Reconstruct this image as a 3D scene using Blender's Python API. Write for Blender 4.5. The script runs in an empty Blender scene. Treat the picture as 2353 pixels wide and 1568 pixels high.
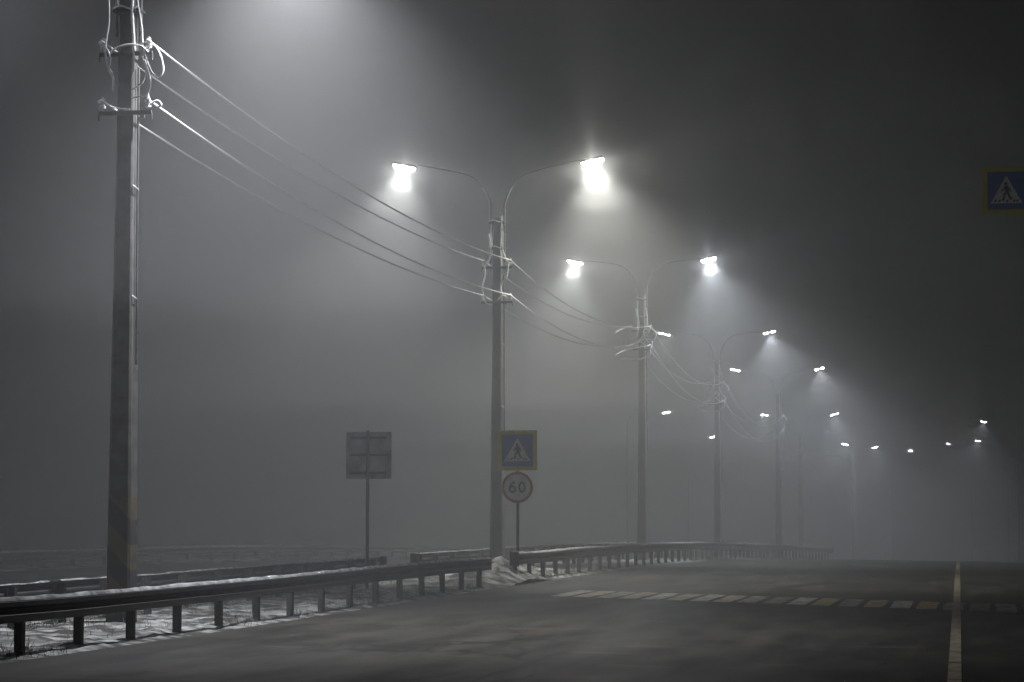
import bpy, math, random, bisect
from mathutils import Vector, noise, Matrix
random.seed(7)
D=bpy.data
scene=bpy.context.scene
scene.view_settings.view_transform='Standard'
scene.view_settings.look='None'
scene.view_settings.exposure=0
COL=scene.collection

# ------------------------------------------------------------ materials
def mat_new(name):
    m=D.materials.new(name); m.use_nodes=True
    nt=m.node_tree; b=nt.nodes['Principled BSDF']
    return m,nt,b
def N(nt,t,**kw):
    n=nt.nodes.new(t)
    for k,v in kw.items():
        setattr(n,k,v)
    return n
def noise_mat(name,c1,c2,scale=5,rough=.7,metal=0,bump=0,detail=6,stretch=(1,1,1),lo=.35,hi=.65,bscale=None):
    m,nt,b=mat_new(name)
    tc=N(nt,'ShaderNodeTexCoord'); mp=N(nt,'ShaderNodeMapping'); mp.inputs['Scale'].default_value=stretch
    nt.links.new(tc.outputs['Object'],mp.inputs['Vector'])
    nz=N(nt,'ShaderNodeTexNoise'); nz.inputs['Scale'].default_value=scale; nz.inputs['Detail'].default_value=detail
    nt.links.new(mp.outputs[0],nz.inputs['Vector'])
    r=N(nt,'ShaderNodeValToRGB'); r.color_ramp.elements[0].position=lo; r.color_ramp.elements[1].position=hi
    r.color_ramp.elements[0].color=(*c1,1); r.color_ramp.elements[1].color=(*c2,1)
    nt.links.new(nz.outputs[0],r.inputs[0]); nt.links.new(r.outputs[0],b.inputs['Base Color'])
    b.inputs['Roughness'].default_value=rough; b.inputs['Metallic'].default_value=metal
    if bump:
        bn=N(nt,'ShaderNodeBump'); bn.inputs['Strength'].default_value=bump; bn.inputs['Distance'].default_value=.03
        n2=N(nt,'ShaderNodeTexNoise'); n2.inputs['Scale'].default_value=bscale or scale*4; n2.inputs['Detail'].default_value=8
        nt.links.new(mp.outputs[0],n2.inputs['Vector'])
        nt.links.new(n2.outputs[0],bn.inputs['Height']); nt.links.new(bn.outputs[0],b.inputs['Normal'])
    return m

M={}
M['concrete']=noise_mat('concrete',(.040,.040,.037),(.09,.087,.078),3,.85,bump=.3,stretch=(1,1,.4))
M['frost']=noise_mat('frosted_wire',(.7,.7,.69),(.9,.9,.89),30,.8)
M['galv']=noise_mat('galvanised_steel',(.04,.04,.038),(.09,.09,.085),6,.6,metal=.1)
M['pipe']=noise_mat('frosted_bracket_pipe',(.10,.10,.10),(.24,.24,.235),9,.8)
M['arm']=noise_mat('glare_toned_bracket_steel',(.03,.03,.028),(.055,.055,.053),6,.8)  # lamp glare put into the tone, so the outer bracket blends in
M['rail']=noise_mat('guardrail_steel',(.016,.016,.015),(.038,.037,.034),2.5,.65,metal=.1,bump=.15)
M['snowcap']=noise_mat('thin_snow',(.09,.09,.09),(.38,.38,.38),7,.9,stretch=(1,.6,1))
M['insul']=noise_mat('insulator_frosted',(.4,.4,.39),(.75,.75,.73),40,.5)
M['housing']=noise_mat('lamp_housing',(.05,.05,.05),(.09,.09,.09),10,.5)
M['signback']=noise_mat('sign_back_aluminium',(.16,.155,.14),(.40,.39,.36),3,.6,metal=.1)
M['post']=noise_mat('sign_post_steel',(.05,.05,.048),(.10,.10,.095),6,.6,metal=.1)
M['yellow']=noise_mat('sign_yellow_green',(.50,.47,.02),(.65,.60,.03),6,.5)
M['blue']=noise_mat('sign_blue',(.02,.08,.30),(.03,.12,.40),5,.5)
M['white']=noise_mat('sign_white',(.62,.62,.60),(.80,.80,.77),5,.5)
M['black']=noise_mat('sign_black',(.012,.012,.012),(.025,.025,.025),5,.5)
M['red']=noise_mat('sign_red',(.35,.03,.02),(.50,.05,.035),5,.5)
M['dark']=noise_mat('dark_metal',(.02,.02,.02),(.05,.05,.05),5,.6)

def led_mat(name,col,s):
    m=D.materials.new(name); m.use_nodes=True; nt=m.node_tree; nt.nodes.clear()
    o=N(nt,'ShaderNodeOutputMaterial'); e=N(nt,'ShaderNodeEmission')
    e.inputs[0].default_value=(*col,1); e.inputs[1].default_value=s
    nt.links.new(e.outputs[0],o.inputs[0])
    m.cycles.emission_sampling='NONE'
    return m
M['led']=led_mat('led_panel',(1,1,.97),170)
def vol_mat(name,dens,g=0):
    m=D.materials.new(name); m.use_nodes=True; nt=m.node_tree; nt.nodes.clear()
    o=N(nt,'ShaderNodeOutputMaterial'); v=N(nt,'ShaderNodeVolumeScatter'); v.inputs['Density'].default_value=dens; v.inputs['Anisotropy'].default_value=g
    nt.links.new(v.outputs[0],o.inputs['Volume']); return m
M['halo_a']=vol_mat('halo_volume_dense',.020)  # added volume imitating the bloom around a lamp, inner shell
M['halo_b']=vol_mat('halo_volume_thin',.007)  # outer shell of the added lamp halo

def striped():
    m,nt,b=mat_new('concrete_with_warning_stripes')
    tc=N(nt,'ShaderNodeTexCoord'); sx=N(nt,'ShaderNodeSeparateXYZ'); nt.links.new(tc.outputs['Object'],sx.inputs[0])
    def mth(op,a,bb=None,c=None):
        n=N(nt,'ShaderNodeMath',operation=op)
        for i,v in enumerate((a,bb,c)):
            if v is None: continue
            if isinstance(v,(int,float)): n.inputs[i].default_value=v
            else: nt.links.new(v,n.inputs[i])
        return n.outputs[0]
    nz=N(nt,'ShaderNodeTexNoise'); nz.inputs['Scale'].default_value=4; nz.inputs['Detail'].default_value=7
    nt.links.new(tc.outputs['Object'],nz.inputs['Vector'])
    s=mth('ADD',sx.outputs[2],sx.outputs[0]); s=mth('ADD',s,mth('MULTIPLY',nz.outputs[0],.05))
    f=mth('FRACT',mth('DIVIDE',s,.78)); st=mth('GREATER_THAN',f,.5)
    r=N(nt,'ShaderNodeValToRGB'); r.color_ramp.elements[0].color=(.040,.040,.037,1); r.color_ramp.elements[1].color=(.09,.087,.078,1)
    r.color_ramp.elements[0].position=.35; r.color_ramp.elements[1].position=.65
    nt.links.new(nz.outputs[0],r.inputs[0])
    mx=N(nt,'ShaderNodeMix',data_type='RGBA'); mx.inputs[6].default_value=(.02,.02,.02,1); mx.inputs[7].default_value=(.075,.06,.028,1)
    nt.links.new(st,mx.inputs[0])
    low=mth('LESS_THAN',sx.outputs[2],2.1)
    low=mth('MULTIPLY',low,mth('GREATER_THAN',nz.outputs[0],.40))
    m2=N(nt,'ShaderNodeMix',data_type='RGBA'); nt.links.new(low,m2.inputs[0]); nt.links.new(r.outputs[0],m2.inputs[6]); nt.links.new(mx.outputs[2],m2.inputs[7])
    nt.links.new(m2.outputs[2],b.inputs['Base Color']); b.inputs['Roughness'].default_value=.85
    return m
M['striped']=striped()

# ------------------------------------------------------------ mesh helper
class MB:
    def __init__(s): s.v=[];s.f=[];s.m=[];s.mats=[]
    def mi(s,mat):
        if mat not in s.mats: s.mats.append(mat)
        return s.mats.index(mat)
    def poly(s,pts,mat):
        i=len(s.v); s.v+= [tuple(p) for p in pts]; s.f.append(tuple(range(i,i+len(pts)))); s.m.append(s.mi(mat))
    def box(s,c,size,mat,rot=None,top=None):
        hx,hy,hz=size[0]/2,size[1]/2,size[2]/2; t=top or 1
        P=[(-hx,-hy,-hz),(hx,-hy,-hz),(hx,hy,-hz),(-hx,hy,-hz),(-hx*t,-hy*t,hz),(hx*t,-hy*t,hz),(hx*t,hy*t,hz),(-hx*t,hy*t,hz)]
        i=len(s.v); c=Vector(c)
        for p in P:
            p=Vector(p)
            if rot is not None: p=rot@p
            s.v.append(tuple(p+c))
        for f in ((3,2,1,0),(4,5,6,7),(0,1,5,4),(1,2,6,5),(2,3,7,6),(3,0,4,7)):
            s.f.append(tuple(i+k for k in f)); s.m.append(s.mi(mat))
    def tube(s,pts,r,mat,seg=8,smooth=True,rn=0):
        pts=[Vector(p) for p in pts]
        if smooth and len(pts)>2:
            q=[];n=len(pts)
            for i in range(n-1):
                p0=pts[max(i-1,0)];p1=pts[i];p2=pts[i+1];p3=pts[min(i+2,n-1)]
                for k in range(6):
                    t=k/6
                    q.append(.5*((2*p1)+(-p0+p2)*t+(2*p0-5*p1+4*p2-p3)*t*t+(-p0+3*p1-3*p2+p3)*t**3))
            q.append(pts[-1]); pts=q
        base=len(s.v); n=len(pts); up=None
        for i,p in enumerate(pts):
            d=(pts[min(i+1,n-1)]-pts[max(i-1,0)]).normalized()
            if up is None:
                up=Vector((0,0,1)) if abs(d.z)<.9 else Vector((0,1,0))
            a=d.cross(up).normalized(); bb=a.cross(d).normalized(); up=bb
            rr=r if not rn else r*(1+rn*random.uniform(-1,1))
            for k in range(seg):
                an=2*math.pi*k/seg
                s.v.append(tuple(p+a*math.cos(an)*rr+bb*math.sin(an)*rr))
        mi=s.mi(mat)
        for i in range(n-1):
            for k in range(seg):
                k2=(k+1)%seg
                s.f.append((base+i*seg+k,base+i*seg+k2,base+(i+1)*seg+k2,base+(i+1)*seg+k)); s.m.append(mi)
        s.f.append(tuple(base+k for k in range(seg))[::-1]); s.m.append(mi)
        s.f.append(tuple(base+(n-1)*seg+k for k in range(seg))); s.m.append(mi)
    def lathe(s,c,prof,mat,seg=12):
        base=len(s.v)
        for r,z in prof:
            for k in range(seg):
                a=2*math.pi*k/seg; s.v.append((c[0]+r*math.cos(a),c[1]+r*math.sin(a),c[2]+z))
        mi=s.mi(mat)
        for i in range(len(prof)-1):
            for k in range(seg):
                k2=(k+1)%seg; s.f.append((base+i*seg+k,base+i*seg+k2,base+(i+1)*seg+k2,base+(i+1)*seg+k)); s.m.append(mi)
        s.f.append(tuple(base+(len(prof)-1)*seg+k for k in range(seg))); s.m.append(mi)
    def obj(s,name,parent=None,loc=(0,0,0),smooth=False,bevel=0):
        me=D.meshes.new(name); me.from_pydata(s.v,[],s.f)
        for m in s.mats: me.materials.append(m)
        me.polygons.foreach_set('material_index',s.m)
        if smooth: me.polygons.foreach_set('use_smooth',[True]*len(me.polygons))
        me.update()
        o=D.objects.new(name,me); COL.objects.link(o); o.location=loc
        if parent: o.parent=parent
        return o
def empty(name,loc,rotz=0):
    e=D.objects.new(name,None); COL.objects.link(e); e.location=loc; e.rotation_euler=(0,0,rotz); e.empty_display_size=.3
    return e

# ------------------------------------------------------------ terrain profile
ctrl=[(-200,0),(28,0),(45,.10),(58,.20),(80,.30),(95,.30),(110,.20),(140,-.12),(171,-.55),(250,-1.7),(400,-4),(3000,-40)]
def lin(x):
    for (a,b),(c,d) in zip(ctrl,ctrl[1:]):
        if x<=c: return b+(d-b)*(x-a)/(c-a)
    return ctrl[-1][1]
ST=[y for y in range(-100,220,2)]+[y for y in range(220,600,20)]+[y for y in range(600,2001,100)]
HV=[sum(lin(y+k) for k in range(-9,10,3))/7 for y in ST]
def H(y):
    if y<=ST[0]: return HV[0]
    i=bisect.bisect_right(ST,y)
    if i>=len(ST): return HV[-1]
    t=(y-ST[i-1])/(ST[i]-ST[i-1]); return HV[i-1]*(1-t)+HV[i]*t
def camb(x):
    return -.012*(x+11.4) if x>-11.4 else 0
def sheet(name,cols,mat,zf,st=ST,uvn=0):
    v=[];f=[]
    for y in st:
        for x in cols: v.append((x,y,zf(x,y)))
    n=len(cols)
    for j in range(len(st)-1):
        for i in range(n-1):
            f.append((j*n+i,j*n+i+1,(j+1)*n+i+1,(j+1)*n+i))
    me=D.meshes.new(name); me.from_pydata(v,[],f); me.materials.append(mat)
    me.polygons.foreach_set('use_smooth',[True]*len(f))
    o=D.objects.new(name,me); COL.objects.link(o); return o

def ground_mat():
    return noise_mat('frozen_ground',(.02,.02,.016),(.10,.10,.095),.8,.9,bump=.6,lo=.42,hi=.62,bscale=12)
gcols=[-900,-300,-80,-40,-33,-31,-29.6,-29.2,-15.4,-15.1,-11.5,-11.2,9.6,10,14,40,300,900]
def gz(x,y):
    if -29.3<x<-15.3 or -11.3<x<9.7: return H(y)+camb(x)-.08
    if x<=-29.3: return H(y)+.03+ (0 if x>-34 else .15)
    if x>9.7: return H(y)+camb(10)+.03
    return H(y)-.03
sheet('ground',gcols,ground_mat(),gz)

def asphalt(name,far=False):
    m,nt,b=mat_new(name); L=nt.links.new
    tc=N(nt,'ShaderNodeTexCoord')
    def nz(scale,stretch,detail=6):
        mp=N(nt,'ShaderNodeMapping'); mp.inputs['Scale'].default_value=stretch; L(tc.outputs['Object'],mp.inputs[0])
        n=N(nt,'ShaderNodeTexNoise'); n.inputs['Scale'].default_value=scale; n.inputs['Detail'].default_value=detail; L(mp.outputs[0],n.inputs['Vector']); return n.outputs[0],mp
    big,_=nz(.35,(1,.18,1)); mid,_=nz(1.6,(1,.18,1),8); fine,_=nz(60,(1,1,1),3); pat,_=nz(.22,(1,.5,1),2)
    def ramp(i,a,b2,c1,c2):
        r=N(nt,'ShaderNodeValToRGB'); r.color_ramp.elements[0].position=a; r.color_ramp.elements[1].position=b2
        r.color_ramp.elements[0].color=(*c1,1); r.color_ramp.elements[1].color=(*c2,1); L(i,r.inputs[0]); return r.outputs[0]
    def mixc(f,a,bb,bt='MIX'):
        x=N(nt,'ShaderNodeMix',data_type='RGBA',blend_type=bt)
        for i,vv in ((0,f),(6,a),(7,bb)):
            if isinstance(vv,(int,float)): x.inputs[i].default_value=vv
            elif isinstance(vv,tuple): x.inputs[i].default_value=(*vv,1)
            else: L(vv,x.inputs[i])
        return x.outputs[2]
    c=ramp(big,.35,.65,(.022,.021,.0185),(.052,.049,.043))
    c=mixc(1,c,ramp(mid,.35,.65,(.5,.5,.5),(1.45,1.42,1.34)),'MULTIPLY')
    c=mixc(.5,c,ramp(fine,.3,.7,(.6,.6,.6),(1.3,1.3,1.3)),'MULTIPLY')
    mp=N(nt,'ShaderNodeMapping'); mp.inputs['Scale'].default_value=(1,.3,1); L(tc.outputs['Object'],mp.inputs[0])
    ad=N(nt,'ShaderNodeVectorMath',operation='ADD'); n3=N(nt,'ShaderNodeTexNoise'); n3.inputs['Scale'].default_value=2; L(mp.outputs[0],n3.inputs['Vector']); L(mp.outputs[0],ad.inputs[0]); L(n3.outputs[1],ad.inputs[1])
    vo=N(nt,'ShaderNodeTexVoronoi',feature='DISTANCE_TO_EDGE'); vo.inputs['Scale'].default_value=.35; L(ad.outputs[0],vo.inputs['Vector'])
    cr=ramp(vo.outputs[0],.008,.025,(1,1,1),(0,0,0))
    msk=ramp(pat,.48,.56,(0,0,0),(.7,.7,.7))
    mm=N(nt,'ShaderNodeMath',operation='MULTIPLY'); L(cr,mm.inputs[0]); L(msk,mm.inputs[1])
    c=mixc(mm.outputs[0],c,(.006,.006,.006))
    p2,_=nz(.9,(.55,1,1),8); rp=ramp(p2,.62,.67,(0,0,0),(.5,.5,.5))
    c=mixc(rp,c,(.11,.07,.038))
    # long seam between the paving lanes
    sx=N(nt,'ShaderNodeSeparateXYZ'); L(tc.outputs['Object'],sx.inputs[0])
    a1=N(nt,'ShaderNodeMath',operation='MULTIPLY_ADD'); L(mid,a1.inputs[0]); a1.inputs[1].default_value=.25; L(sx.outputs[0],a1.inputs[2])
    a2=N(nt,'ShaderNodeMath',operation='ADD'); L(a1.outputs[0],a2.inputs[0]); a2.inputs[1].default_value=5.4
    a3=N(nt,'ShaderNodeMath',operation='ABSOLUTE'); L(a2.outputs[0],a3.inputs[0])
    seam=ramp(a3.outputs[0],.02,.07,(.6,.6,.6),(0,0,0)); c=mixc(seam,c,(.012,.012,.011))
    L(c,b.inputs['Base Color'])
    rr=ramp(big,.35,.7,(.48,.48,.48),(.85,.85,.85)); L(rr,b.inputs['Roughness'])
    b.inputs['Specular IOR Level'].default_value=.14
    bn=N(nt,'ShaderNodeBump'); bn.inputs['Strength'].default_value=.35; bn.inputs['Distance'].default_value=.01; L(fine,bn.inputs['Height'])
    b2=N(nt,'ShaderNodeBump'); b2.inputs['Strength'].default_value=.4; b2.inputs['Distance'].default_value=.04; L(mid,b2.inputs['Height']); L(bn.outputs[0],b2.inputs['Normal']); L(b2.outputs[0],b.inputs['Normal'])
    return m
asp=asphalt('asphalt')
def rz(x,y): return H(y)+camb(x)
sheet('road',[-11.4,9.8],asp,rz)
sheet('opposite_carriageway',[-29.3,-15.2],asp,lambda x,y:H(y)-.02)

def paint(name,c,cov=.5):
    m,nt,b=mat_new(name); L=nt.links.new
    tc=N(nt,'ShaderNodeTexCoord'); n=N(nt,'ShaderNodeTexNoise'); n.inputs['Scale'].default_value=3.5; n.inputs['Detail'].default_value=9; n.inputs['Roughness'].default_value=.7
    L(tc.outputs['Object'],n.inputs['Vector'])
    r=N(nt,'ShaderNodeValToRGB'); r.color_ramp.elements[0].position=cov-.09; r.color_ramp.elements[1].position=cov+.09
    r.color_ramp.elements[0].color=(.04,.038,.035,1); r.color_ramp.elements[1].color=(*c,1)
    L(n.outputs[0],r.inputs[0]); L(r.outputs[0],b.inputs['Base Color']); b.inputs['Roughness'].default_value=.6
    return m
PW=[paint('worn_white_paint',(.60,.59,.55),.46),paint('very_worn_white_paint',(.46,.45,.42),.54)]
PY=[paint('worn_yellow_paint',(.56,.40,.15),.47),paint('very_worn_yellow_paint',(.42,.30,.12),.56)]
cw=MB()
x=-9.3; k=0
while x<1.0:
    yc=50.5+ (-x-.5)*.42
    w=.40
    vw= k in (2,8,12,9,16) or x>-.4
    mt=(PY if k%2 else PW)[1 if vw else 0]
    z0=.006
    n=3
    for i in range(n):
        a=yc-2+4*i/n; b_=yc-2+4*(i+1)/n
        j=random.uniform(-.02,.02)
        cw.poly([(x+j,a,rz(x,a)+z0),(x+w+j,a-.4*w,rz(x+w,a-.4*w)+z0),(x+w+j,b_-.4*w,rz(x+w,b_-.4*w)+z0),(x+j,b_,rz(x,b_)+z0)],mt)
    x+=.53; k+=1
cw.obj('crosswalk_marking')
el=MB(); yel=paint('worn_edge_line_paint',(.32,.27,.18),.46)
def lx(y): return -.08-.0095*y
for i in range(len(ST)-1):
    a,b_=ST[i],ST[i+1]
    if a<0 or b_>220: continue
    el.poly([(lx(a)-.08,a,rz(lx(a),a)+.011),(lx(a)+.08,a,rz(lx(a),a)+.011),(lx(b_)+.08,b_,rz(lx(b_),b_)+.011),(lx(b_)-.08,b_,rz(lx(b_),b_)+.011)],yel)
el.obj('road_edge_line')

def medz(x,y):
    t=min(1,max(0,(-11.45-x)/.5))*min(1,max(0,(x+15.15)/.5))
    b=.07*t+ .06*t*noise.noise(Vector((x*1.1,y*.7,0)))+.05*t*noise.noise(Vector((x*4,y*3,3)))+.02*t*noise.noise(Vector((x*14,y*9,5)))
    d=((x+12.35)/1.0)**2+((y-61.0)/2.6)**2
    b+=.50*math.exp(-d*1.4)*(1+.5*noise.noise(Vector((x*5,y*4,7))))
    d2=((x+13.2)/1.2)**2+((y-66.5)/4)**2
    b+=.3*math.exp(-d2)*t
    return H(y)+b-.012
ys=[15+i*.14 for i in range(int(60/.14))]
y=ys[-1]
while y<175: y+=.6; ys.append(y)
xs=[-15.2+i*.11 for i in range(int(3.85/.11)+1)]
snow=noise_mat('dirty_snow_and_frozen_grass',(.03,.028,.024),(.35,.35,.34),2.2,.9,bump=.9,lo=.42,hi=.66,bscale=22)
sheet('snow_verge',xs,snow,medz,ys)
def oz(x,y):
    e=min(1,(x+17.6)/1.2) if x<-16.4 else 1
    return H(y)-.02+(.05*max(0,e)+.0)*(.6+.9*noise.noise(Vector((x*.8,y*.4,9))))-.02
sheet('snow_bank',[-17.6+i*.3 for i in range(9)],snow,oz,[15+i*.5 for i in range(260)])
sheet('snow_shoulder',[-33+i*.35 for i in range(12)],snow,lambda x,y:H(y)+.02+.12*noise.noise(Vector((x*.9,y*.4,2)))+.03,[20+i*.8 for i in range(260)])

g=MB(); gm=noise_mat('frosted_grass',(.07,.065,.05),(.30,.30,.27),8,.9)
for i in range(9000):
    y=random.uniform(20,75) ; x=random.choice([random.gauss(-11.75,.18),random.uniform(-15,-11.5),random.gauss(-14.4,.2)])
    if x>-11.46 or x<-15.1: continue
    if noise.noise(Vector((x*.9,y*.5,4)))<-.05: continue
    z=medz(x,y)-.01; h=random.uniform(.04,.17); a=random.uniform(0,6.28); w=.006; dx,dy=math.cos(a)*w,math.sin(a)*w
    lx_,ly_=random.gauss(0,.05),random.gauss(0,.05)
    g.poly([(x-dx,y-dy,z),(x+dx,y+dy,z),(x+lx_,y+ly_,z+h)],gm)
g.obj('frozen_grass')

# ------------------------------------------------------------ guardrails
PROF=[(0,.31),(.022,.305),(.08,.262),(.08,.208),(.005,.17),(.005,.14),(.08,.102),(.08,.048),(.022,.005),(0,0)]
def guardrail(name,X,Y0,Y1,face,p0=None,top=.74,curve=None,ends=(True,True),step=2.0,zoff=0,snow=True):
    cx=curve or (lambda y:X)
    e=empty(name,(X,Y0,H(Y0)))
    def loc(x,y,z): return (x-X,y-Y0,z-H(Y0))
    rail=MB(); n=max(2,int((Y1-Y0)/1.0)); sy=[Y0+(Y1-Y0)*i/n for i in range(n+1)]
    prof=[(a,b) for a,b in PROF]+[(a-.006,b) for a,b in PROF[::-1]]
    mi=rail.mi(M['rail']); np_=len(prof); ph=random.random()*9
    for y in sy:
        wz=.02*noise.noise(Vector((X,y*.25,ph))); wx=.025*noise.noise(Vector((X+9,y*.3,ph)))
        for a,b in prof:
            rail.v.append(loc(cx(y)+face*a+wx,y,H(y)+top-.31+b+wz+zoff))
    for j in range(n):
        for i in range(np_):
            i2=(i+1)%np_
            rail.f.append((j*np_+i,j*np_+i2,(j+1)*np_+i2,(j+1)*np_+i)); rail.m.append(mi)
    for end,yy,s in ((ends[0],Y0,-1),(ends[1],Y1,1)):
        if not end: continue
        x0=cx(yy); zt=H(yy)+top+zoff+.015
        seg=10;i0=len(rail.v)
        for k in range(seg+1):
            a=math.pi*k/seg
            px=x0+face*(.08-.15*(1-math.cos(a))/2*1.6); py=yy+s*(.16*math.sin(a))
            rail.v.append(loc(px,py,zt)); rail.v.append(loc(px,py,zt-.34))
        for k in range(seg):
            rail.f.append((i0+2*k,i0+2*k+1,i0+2*k+3,i0+2*k+2)); rail.m.append(mi)
    rail.obj('beam',e)
    post=MB(); y=p0 if p0 is not None else Y0+.3
    while y<Y1:
        px=cx(y)-face*.09; zb=H(y)-.3; zt=H(y)+top-.03+zoff
        hgt=zt-zb; c=(zb+zt)/2
        lean=Matrix.Rotation(random.uniform(-.02,.02),3,'Y')@Matrix.Rotation(random.uniform(-.015,.015),3,'X')
        post.box(loc(px,y,c),(.10,.006,hgt),M['rail'],lean)
        post.box(loc(px+face*.05,y+.05,c),(.006,.11,hgt),M['rail'],lean)
        post.box(loc(px-face*.05,y+.05,c),(.006,.11,hgt),M['rail'],lean)
        post.box(loc(px+face*.07,y+.03,H(y)+top-.155+zoff),(.05,.14,.2),M['rail'])
        y+=step
    post.obj('posts',e)
    if snow:
        sc=MB(); mi=sc.mi(M['snowcap']); m2=max(2,int((Y1-Y0)/.25))
        for j in range(m2+1):
            y=Y0+(Y1-Y0)*j/m2
            wz=.02*noise.noise(Vector((X,y*.25,ph))); wx=.025*noise.noise(Vector((X+9,y*.3,ph)))
            t=max(.003,.014+.018*noise.noise(Vector((X,y*1.7,1)))+.008*noise.noise(Vector((X,y*6,1))))
            z=H(y)+top+wz+zoff; x=cx(y)+wx
            for a,b in ((.075,-.035),(.06,-.02+t),(.022,.0+t),(-.008,-.002+t*.6),(-.008,-.008)):
                sc.v.append(loc(x+face*a,y,z+b))
        for j in range(m2):
            for i in range(4):
                sc.f.append((j*5+i,j*5+i+1,(j+1)*5+i+1,(j+1)*5+i)); sc.m.append(mi)
        sc.obj('snow_cap',e,smooth=True)
    return e
guardrail('guardrail',-11.7,10.4,57.2,1,p0=12.5,top=.74,ends=(True,True))
def c2(y):
    return -11.7 if y<110 else -11.7+ (y-110)**2*.00035
guardrail('guardrail',-11.7,60.7,171,1,p0=61.0,top=.78,curve=c2)
guardrail('guardrail',-14.4,10,57.3,-1,top=.72)
guardrail('guardrail',-14.4,60.8,168,-1,top=.74)
guardrail('guardrail',-30,20,260,1,top=.62,step=3)

# ------------------------------------------------------------ street lamps
def lamp_head(parent,pos,side,rotz,tilt,E,col,fill=.12,spot=118,blend=.5,core=0,lens=.05,halo=()):
    R=Matrix.Rotation(rotz,3,'Z')@Matrix.Rotation(-side*tilt,3,'Y')
    p=Vector(pos); mb=MB()
    def at(v): return p+R@Vector(v)
    mb.box(at((-side*.16,0,.035)),(.30,.26,.05),M['housing'],R)
    mb.box(at((side*.20,0,.035)),(.30,.26,.05),M['housing'],R)
    mb.box(at((side*.02,0,.07)),(.66,.08,.04),M['housing'],R)
    for i in range(5):
        mb.box(at((-side*.16,-.10+.05*i,.075)),(.26,.008,.03),M['housing'],R)
        mb.box(at((side*.20,-.10+.05*i,.075)),(.26,.008,.03),M['housing'],R)
    for sx in (-side*.16,side*.20):
        mb.box(at((sx,0,.012-lens/2)),(.25,.21,lens),M['led'],R@Matrix.Rotation(math.pi,3,'X'),top=.75)
    mb.obj('luminaire',parent)
    for rad,mk in halo:  # added scatter shells that widen the glow around the luminaire
        prof=[(max(.001,rad*math.sin(math.pi*k/16)),-rad*math.cos(math.pi*k/16)) for k in range(17)]
        ms=MB(); ms.lathe((0,0,0),prof,M[mk],28)
        ms.f.append(tuple(range(28))[::-1]); ms.m.append(0)
        o=ms.obj('added_halo_mist',parent,loc=p+Vector((0,0,-.05)),smooth=False); o.scale=(1.2,1,.85)
    def light(name,typ,en,off,size):
        l=D.lights.new(name,typ); l.energy=en; l.color=col; l.shadow_soft_size=size
        o=D.objects.new(name,l); COL.objects.link(o); o.parent=parent; o.location=at((0,0,-off))
        o.rotation_euler=R.to_euler()
        return l
    if E>0:
        l=light('lamp_light','SPOT',E,.13,.1); l.spot_size=math.radians(spot); l.spot_blend=blend
    if core:
        l=light('lamp_beam','SPOT',E*core,.13,.1); l.spot_size=math.radians(110); l.spot_blend=1
    if fill: light('lamp_spill','POINT',E*fill,.12,.04)

def loops(mb,lo,up,kind):
    r=.015; y=-.22
    if kind==0:
        P=[[(.20,up+.95),(.29,up+.45),(.33,up+.05),(.46,up-.30),(.59,up-.40),(.66,up-.30),(.63,up-.1),(.55,up+.06),(.46,up+.14)],
           [(.46,up+.13),(.40,up+.03),(.34,up+.06),(.33,up-.1),(.42,up-.35),(.46,lo+.45),(.42,lo+.3),(.46,lo+.14)],
           [(-.22,up-.02),(-.12,up+.08),(.08,up+.13),(.30,up+.1),(.42,up+.0)],
           [(-.24,up+.9),(-.23,up+.5),(-.28,up+.1),(-.24,up-.2),(-.15,up-.36),(-.15,up-.6)],
           [(.15,lo+.36),(.32,lo+.48),(.38,lo+.72),(.28,up+.0),(.30,up+.3)],
           [(.15,lo+.22),(.3,lo+.25),(.42,lo+.30),(.46,lo+.50),(.36,up-.12)],
           [(.46,lo+.16),(.54,lo+.06),(.65,lo+.09),(.58,lo+.17),(.46,lo+.1)],
           [(-.33,up+.12),(-.25,up+.06),(-.2,up-.1),(-.22,up-.25),(-.16,up-.4)],
           [(.13,up+1.0),(.12,up+.6),(.16,up+.2),(.17,up-.3)],
           [(-.33,lo+.18),(-.2,lo+.1),(-.05,lo+.06),(.12,lo+.04)]]
    elif kind==1:
        P=[[(-.36,up+.1),(-.30,up-.2),(-.38,up-.5),(-.36,lo+.1)],
           [(.36,up+.1),(.30,up-.3),(.15,up-.45),(.14,up-.7)],
           [(-.36,lo+.1),(-.28,lo-.02),(-.12,lo-.1)],
           [(.20,up+1.0),(.2,up+.5),(.3,up+.2),(.38,up+.1)],
           [(-.2,up+.95),(-.14,up+.4),(-.25,up+.15),(-.36,up+.1)],
           [(.36,lo+.1),(.2,lo+.18),(.05,lo+.05)]]
    else:
        P=[[(-.38,up+.1),(-.6,up-.2),(-.68,up-.5),(-.45,up-.8),(-.2,up-.5),(.1,up-.2),(.38,up+.1)],
           [(.38,up+.1),(.6,up-.1),(.5,up-.4),(.2,up-.35),(0,up-.6),(-.3,lo+.1)],
           [(-.38,lo+.1),(-.1,lo+.35),(.2,lo+.1),(.4,lo+.1)],
           [(.2,up+.9),(.25,up+.3),(.1,up-.1),(.3,up-.5),(.45,lo+.3),(.38,lo+.1)],
           [(-.2,up+.9),(-.1,up+.3),(-.2,up-.2),(-.5,up-.35),(-.38,up+.1)],
           [(-.38,lo+.1),(-.7,lo-.05),(-1.0,lo-.2)],[(.38,lo+.1),(.3,lo-.25),(-.2,lo-.4),(-.8,lo-.35)],
           [(.38,up+.15),(.15,up-.3),(-.25,up-.55),(-.4,lo+.2)],[(-.36,up+.2),(-.7,up+.1),(-1.0,up-.05)]]
    rr=r if kind==0 else (.022 if kind==1 else .034)
    for i,pl in enumerate(P):
        mb.tube([(a,y-.02*(i%4),b) for a,b in pl],rr,M['frost'],6,rn=.2)

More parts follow.
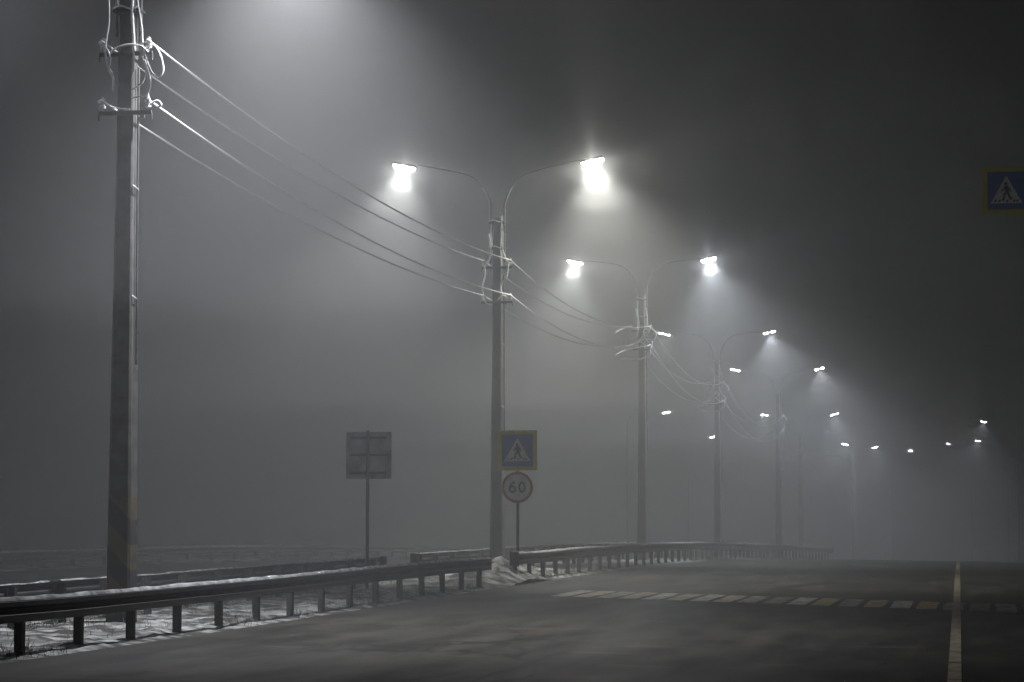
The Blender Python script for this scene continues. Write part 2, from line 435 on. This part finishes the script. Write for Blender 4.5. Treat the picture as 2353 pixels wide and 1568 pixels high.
def lamp_pole(X,Y,zb,zl,lo,up,W=5.37,kind=1,E=(1,1),cols=((1,1,1),(1,1,1)),striped=False,fill=.12,double=True,ptop=None,w0=.38,w1=.21,rot=0,tilt=.22,spot=(118,118),core=.5,blend=.5,lens=.05,halo=((),())):
    e=empty('street_lamp',(X,Y,zb))
    zl-=zb; lo-=zb; up-=zb
    ptop=(ptop-zb) if ptop else up+1.45
    p=MB(); mt=M['striped'] if striped else M['concrete']
    b0=-.5
    def ring(z):
        t=max(0,(z)/ptop); w=w0+(w1-w0)*t; w/=2
        return [(-w,-w*.85,z),(-w*.8,-w,z),(w*.8,-w,z),(w,-w*.85,z),(w,w*.85,z),(w*.8,w,z),(-w*.8,w,z),(-w,w*.85,z)]
    zs=[b0,0,2,4,6,8,ptop-.02,ptop]
    for z in zs: p.v+=ring(z)
    mi=p.mi(mt)
    for j in range(len(zs)-1):
        for k in range(8):
            p.f.append((j*8+k,j*8+(k+1)%8,(j+1)*8+(k+1)%8,(j+1)*8+k)); p.m.append(mi)
    p.f.append(tuple((len(zs)-1)*8+k for k in range(8))); p.m.append(mi)
    p.obj('concrete_post',e)
    hw=.13
    c=MB()
    for z in (ptop-.12,ptop-.85):
        c.box((0,0,z),(.46,.26,.05),M['galv']); c.box((0,-.16,z+.0),(.34,.03,.09),M['galv'])
        c.tube([(-.2,-.2,z+.02),(-.05,-.22,z+.05),(.1,-.2,z),(.2,-.2,z+.03)],.016,M['frost'],6)
    c.tube([(.14,-.14,ptop+.08),(.15,-.18,ptop-.4),(.12,-.17,ptop-.9),(.17,-.16,ptop-1.6)],.020,M['frost'],6,rn=.3)
    c.tube([(-.13,-.14,ptop-.05),(-.15,-.17,ptop-.5),(-.12,-.17,ptop-.8)],.016,M['frost'],6,rn=.3)
    c.tube([(hw+.05,-.02,up-.2),(hw+.06,-.03,up-1.2),(hw+.06,-.03,lo-1.5),(hw+.075,-.03,lo-4)],.02,M['galv'],6)
    for zz in (lo-1.15,lo-2.9):
        c.tube([(hw+.02,-.13,zz),(hw+.07,-.12,zz-.04),(hw+.07,0,zz-.06)],.009,M['frost'],6)
    c.obj('clamps_and_conduit',e)
    a=MB()
    for z in (lo,up):
        a.box((.02,-.17,z),(.88,.05,.06),M['galv']); a.box((.02,-.14,z+.034),(.86,.07,.008),M['snowcap'])
        a.box((.02,.17,z),(.4,.04,.05),M['galv'])
        for sx in (-.42,.46):
            a.box((sx,-.17,z-.06),(.015,.045,.10),M['galv'])
        for sx in (-.36,.40):
            a.lathe((sx,-.17,z+.03),[(.012,0),(.012,.05),(.05,.05),(.055,.09),(.035,.10),(.035,.12),(.045,.14),(.04,.18),(.025,.2),(.03,.22),(.0,.235)],M['insul'],10)
            a.tube([(sx-.05,-.22,z+.17),(sx,-.23,z+.2),(sx+.05,-.2,z+.16)],.018,M['frost'],6)
    a.obj('crossarms',e)
    l=MB(); loops(l,lo,up,kind); l.obj('jumper_wires',e,smooth=True)
    arm=MB(); sides=(-1,1) if double else (1,)
    for s in sides:
        hx=s*W/2
        arm.tube([(s*.2,0,ptop-1.25),(s*.2,0,ptop-.4),(s*.2,0,ptop+.25),(s*.25,0,ptop+.55),(s*.40,0,ptop+.88)],.028,M['pipe'],8)
        arm.tube([(s*.40,0,ptop+.88),(s*.72,0,ptop+1.2),(s*1.2,0,ptop+1.36),(hx-s*.35,0,zl+.05)],.014,M['arm'],8)
    arm.obj('curved_brackets',e,smooth=True)
    for i,s in enumerate(sides):
        lamp_head(e,(s*W/2,0,zl),s,rot,tilt,E[i],cols[i],fill,spot=spot[i],core=core,blend=blend,lens=lens,halo=halo[i])
    return [(X+sx,Y-.17,zb+z+.2) for z in (lo,up) for sx in (-.36,.40)]
E0=1200
cool=(.84,.90,1); neu=(.97,1,.98); warm=(1,1,.92)
P=[]
P.append(lamp_pole(-13.3,36.3,0,11.7,8.18,9.13,kind=0,E=(E0*.3,E0*3.4),cols=(cool,(.92,.94,1)),striped=True,w0=.40,w1=.23,ptop=10.7,fill=.14,tilt=.0,spot=(122,112),core=1.1,blend=1))
m2=((.75,'halo_a'),(1.6,'halo_b')); m3=((.7,'halo_a'),)
P.append(lamp_pole(-13.3,66.3,.45,11.85,7.92,8.9,kind=1,E=(E0*1.15,E0*2.0),cols=(neu,warm),ptop=10.3,fill=.24,core=2.2,blend=1,spot=(118,126),tilt=.2,lens=.09,halo=(m2,m2)))
P.append(lamp_pole(-13.35,96.0,.45,12.35,8.75,9.5,kind=2,E=(E0*1.6,E0*2.3),cols=(neu,cool),ptop=10.9,fill=.24,core=1.8,blend=1,spot=(120,126),lens=.08,halo=(m3,m3)))
P.append(lamp_pole(-13.3,123.5,.1,11.6,7.95,8.9,kind=2,E=(E0*.8,E0*4.2),cols=(neu,cool),ptop=10.2,fill=0,core=0,spot=(120,124),blend=.8))
P.append(lamp_pole(-12.9,156,-.3,11.85,7.8,8.7,kind=2,E=(E0*.2,E0*4.2),cols=(neu,cool),ptop=10.3,fill=0,core=0,lens=.08,spot=(120,124),blend=.8))
P.append(lamp_pole(-14.0,190,-.9,10.5,7.2,8.1,kind=2,E=(E0*1.4,E0*3),cols=(neu,cool),ptop=9.1,fill=0,core=0,lens=.08,blend=.8))

P.insert(0,[(a,b-30,c) for a,b,c in P[0]])
pl=empty('overhead_power_line',(-13.3,36,8))
for i in range(len(P)-1):
    sag=[.5,.42,.62,.9,1.3,1.4][i]; w=MB()
    for j in range(4):
        A=Vector(P[i][j]);B=Vector(P[i+1][j]); s=sag*(1+.15*((j%2)-.5))
        pts=[]
        for k in range(31):
            t=k/30; p=A.lerp(B,t); p.z-=4*s*t*(1-t); pts.append(p-Vector((-13.3,36,8)))
        w.tube(pts,.018,M['frost'],6,smooth=False,rn=.12)
    if i==0: continue
    w.obj('wire_span',pl,smooth=True)

def far_lamp(px,py,lxx,zl,E,col=cool,fill=0,tilt=.2,lens=.12):
    zb=H(py)-.1; e=empty('street_lamp',(px,py,zb)); h=zl-zb; s=1 if lxx>px else -1; L=abs(lxx-px)
    m=MB(); m.lathe((0,0,0),[(.16,-.3),(.16,.9),(.11,.95),(.07,h-1.6),(.05,h-1.0)],M['galv'],10)
    m.tube([(0,0,h-1.1),(s*.05,0,h-.7),(s*.35,0,h-.25),(s*.9,0,h-.08),(s*(L-.3),0,h+.02)],.035,M['galv'],8)
    m.obj('mast',e,smooth=True)
    lamp_head(e,(s*L,0,h),s,0,tilt,E,col,fill,lens=lens)
far_lamp(-29.5,203,-26.2,11.4,0,lens=.08)
far_lamp(-33.8,282,-31,12.3,0)
far_lamp(-12.2,234,-12.9,9.7,E0*2)
far_lamp(-15.5,300,-13,11.6,E0*4.5,lens=.2)
far_lamp(-12.5,345,-10,12.6,0,lens=.24)
far_lamp(-1.5,330,-4.4,13,0,lens=.18)
far_lamp(3.0,300,-.5,12.3,E0*4.5,lens=.12)
far_lamp(3.4,240,.2,12.0,E0*2,lens=.08)
ga=empty('overhead_cantilever_arm',(-12.2,232,H(232)))
m=MB(); m.tube([(.0,0,0),(0,0,8.5),(-.15,0,9.3),(-.7,0,9.8),(-2.5,0,10.0),(-4.6,0,10.2)],.06,M['galv'],8); m.obj('arm',ga,smooth=True)

# ------------------------------------------------------------ signs
def ribbon(mb,pts,w,y,mat):
    n=len(pts); L=[];Rr=[]
    for i in range(n):
        a=Vector(pts[max(i-1,0)]);b=Vector(pts[min(i+1,n-1)]); d=(b-a).normalized(); nn=Vector((-d.y,d.x))*w/2
        p=Vector(pts[i]); L.append(p+nn);Rr.append(p-nn)
    for i in range(n-1):
        mb.poly([(L[i].x,y,L[i].y),(Rr[i].x,y,Rr[i].y),(Rr[i+1].x,y,Rr[i+1].y),(L[i+1].x,y,L[i+1].y)],mat)
def disc(mb,c,r,y,mat,seg=40,sx=1):
    mb.poly([(c[0]+sx*r*math.cos(2*math.pi*k/seg),y,c[1]+r*math.sin(2*math.pi*k/seg)) for k in range(seg)],mat)
def rrect(mb,c,w,h,r,y,mat):
    pts=[]
    for cx,cz,a0 in ((w/2-r,h/2-r,0),(-w/2+r,h/2-r,90),(-w/2+r,-h/2+r,180),(w/2-r,-h/2+r,270)):
        for k in range(6):
            a=math.radians(a0+k*18); pts.append((c[0]+cx+r*math.cos(a),y,c[1]+cz+r*math.sin(a)))
    mb.poly(pts,mat)
def ped_face(mb,z,S,flip=1):
    s=S/1.0
    mb.box((0,.012,z),(S*.995,.02,S*.995),M['signback'])
    rrect(mb,(0,z),S,S,.04*s,-.002,M['yellow'])
    rrect(mb,(0,z),S*.78,S*.80,.02,-.006,M['blue'])
    mb.poly([(-.33*s,-.010,z-.27*s),(.33*s,-.010,z-.27*s),(.0,-.010,z+.31*s)],M['white'])
    Y=-.014; B=M['black']; f=flip
    def P2(l): return [(f*a*s,z+b*s) for a,b in l]
    disc(mb,(f*-.01*s,z+.145*s),.036*s,Y,B,20)
    ribbon(mb,P2([(0,.105),(.005,.03),(.015,-.05)]),.085*s,Y,B)
    ribbon(mb,P2([(.02,-.03),(.05,-.11),(.105,-.20)]),.05*s,Y-.001,B)
    ribbon(mb,P2([(.005,-.03),(-.055,-.10),(-.05,-.155),(-.085,-.215)]),.046*s,Y-.002,B)
    ribbon(mb,P2([(.0,.09),(-.065,.03),(-.105,-.02)]),.034*s,Y-.003,B)
    ribbon(mb,P2([(.01,.09),(.07,.03),(.085,-.035)]),.034*s,Y-.004,B)
    for a in (-.24,-.155,.01,.15,.215):
        mb.poly([((a-.03)*s,Y,z-.245*s),((a+.015)*s,Y,z-.245*s),((a+.04)*s,Y,z-.195*s),((a+.0)*s,Y,z-.195*s)],B)

zb=H(63)
e=empty('pedestrian_crossing_sign',(-12.1,63,zb),math.radians(4))
m=MB(); zc=3.67-zb; m.tube([(0,.08,-.3),(0,.08,4.15-zb)],.038,M['post'],10,smooth=False)
m.obj('post',e,smooth=True)
m=MB(); ped_face(m,zc,1.06); m.box((0,.045,zc+.25),(.8,.03,.04),M['galv']); m.box((0,.045,zc-.25),(.8,.03,.04),M['galv'])
m.obj('face',e)
e2=empty('speed_limit_sign',(-12.1+.0,62.99,zb),math.radians(4))
m=MB(); zr=2.69-zb; R_=.415
ring=[(R_*math.cos(2*math.pi*k/40),R_*math.sin(2*math.pi*k/40)) for k in range(40)]
mi=m.mi(M['signback'])
m.v+=[(a,.02,zr+b) for a,b in ring]+[(a,0,zr+b) for a,b in ring]
m.f.append(tuple(range(40))[::-1]); m.m.append(mi)
for k in range(40): m.f.append((k,(k+1)%40,40+(k+1)%40,40+k)); m.m.append(mi)
disc(m,(0,zr),R_,-.002,M['red']); disc(m,(0,zr),R_*.84,-.006,M['white'])
def ell(cx,cz,rx,rz_,a0,a1,n=20): return [(cx+rx*math.cos(math.radians(a0+(a1-a0)*k/n)),cz+rz_*math.sin(math.radians(a0+(a1-a0)*k/n))) for k in range(n+1)]
ribbon(m,ell(.125,zr,.075,.125,0,360,28),.042,-.010,M['black'])
ribbon(m,ell(-.125,zr-.05,.075,.075,-200,180,26),.042,-.010,M['black'])
ribbon(m,[(-.20,zr-.05),(-.195,zr+.01),(-.17,zr+.07),(-.125,zr+.12),(-.07,zr+.135)],.042,-.011,M['black'])
m.box((0,.045,zr),(.5,.03,.04),M['galv'])
m.obj('face',e2)

zb=H(53.4); e=empty('traffic_sign',(-13.7,53.4,zb),math.radians(-3)); zc=3.26-zb
m=MB(); m.tube([(0,-.075,-.3),(0,-.075,3.82-zb)],.04,M['post'],10,smooth=False); m.obj('post',e,smooth=True)
m=MB(); S=1.06
m.box((0,0,zc),(S,.012,S),M['signback'])
for s in (-1,1):
    m.box((s*(S/2-.012),-.02,zc),(.02,.03,S),M['signback']); m.box((0,-.02,zc+s*(S/2-.012)),(S-.045,.03,.02),M['signback'])
    m.box((0,-.03,zc+s*.40),(.88,.045,.06),M['post'])
    m.box((s*.06,-.05,zc+s*.40),(.03,.09,.09),M['dark'])
m.box((0,-.012,zc+.01),(.9,.012,.05),M['post'])
m.obj('panel_back',e)
m=MB(); ped_face(m,0,S); o=m.obj('face',e,loc=(0,.035,zc)); o.rotation_euler=(0,0,math.pi)

e=empty('pedestrian_crossing_sign',(.62,55,0),math.radians(3))
m=MB(); ped_face(m,9.17,1.07); m.box((0,.045,9.17+.25),(.8,.03,.04),M['galv']); m.box((0,.045,9.17-.25),(.8,.03,.04),M['galv']); m.obj('face',e)
m=MB(); m.lathe((10.0,.6,0),[(.2,-.6),(.18,0),(.1,9.6),(.0,9.65)],M['galv'],12)
m.tube([(10.0,.6,9.3),(5,.3,9.42),(-.1,.10,9.42)],.045,M['galv'],8); m.tube([(10,.6,8.6),(5,.3,8.92),(-.1,.10,8.92)],.035,M['galv'],8)
m.obj('cantilever_mast',e)

# ------------------------------------------------------------ fog : a bank starting ahead of the viewpoint, thinner close to the ground
def fogbox(dens,y0,y1,z0,z1):
    f=MB(); f.box((0,(y0+y1)/2,(z0+z1)/2),(2400,y1-y0,z1-z0),vol_mat('fog',dens)); f.obj('fog')
fogbox(.0095,26,1800,-50,5)
fogbox(.0155,26,1800,5.01,60)

# ------------------------------------------------------------ world, camera
w=D.worlds.new('World'); scene.world=w; w.use_nodes=True; nt=w.node_tree
bg=nt.nodes['Background']; sk=nt.nodes.new('ShaderNodeTexSky'); sk.sky_type='NISHITA'; sk.sun_disc=False
sk.sun_elevation=math.radians(-4); sk.sun_rotation=math.radians(200)
nt.links.new(sk.outputs[0],bg.inputs[0]); bg.inputs[1].default_value=.001

cam=D.cameras.new('camera'); co=D.objects.new('camera',cam); COL.objects.link(co)
cam.lens=85; cam.sensor_width=36; cam.clip_end=5000; cam.clip_start=.1
co.location=(0,0,1.6); co.rotation_euler=(math.radians(90+4.437),0,math.radians(11.0))
scene.camera=co
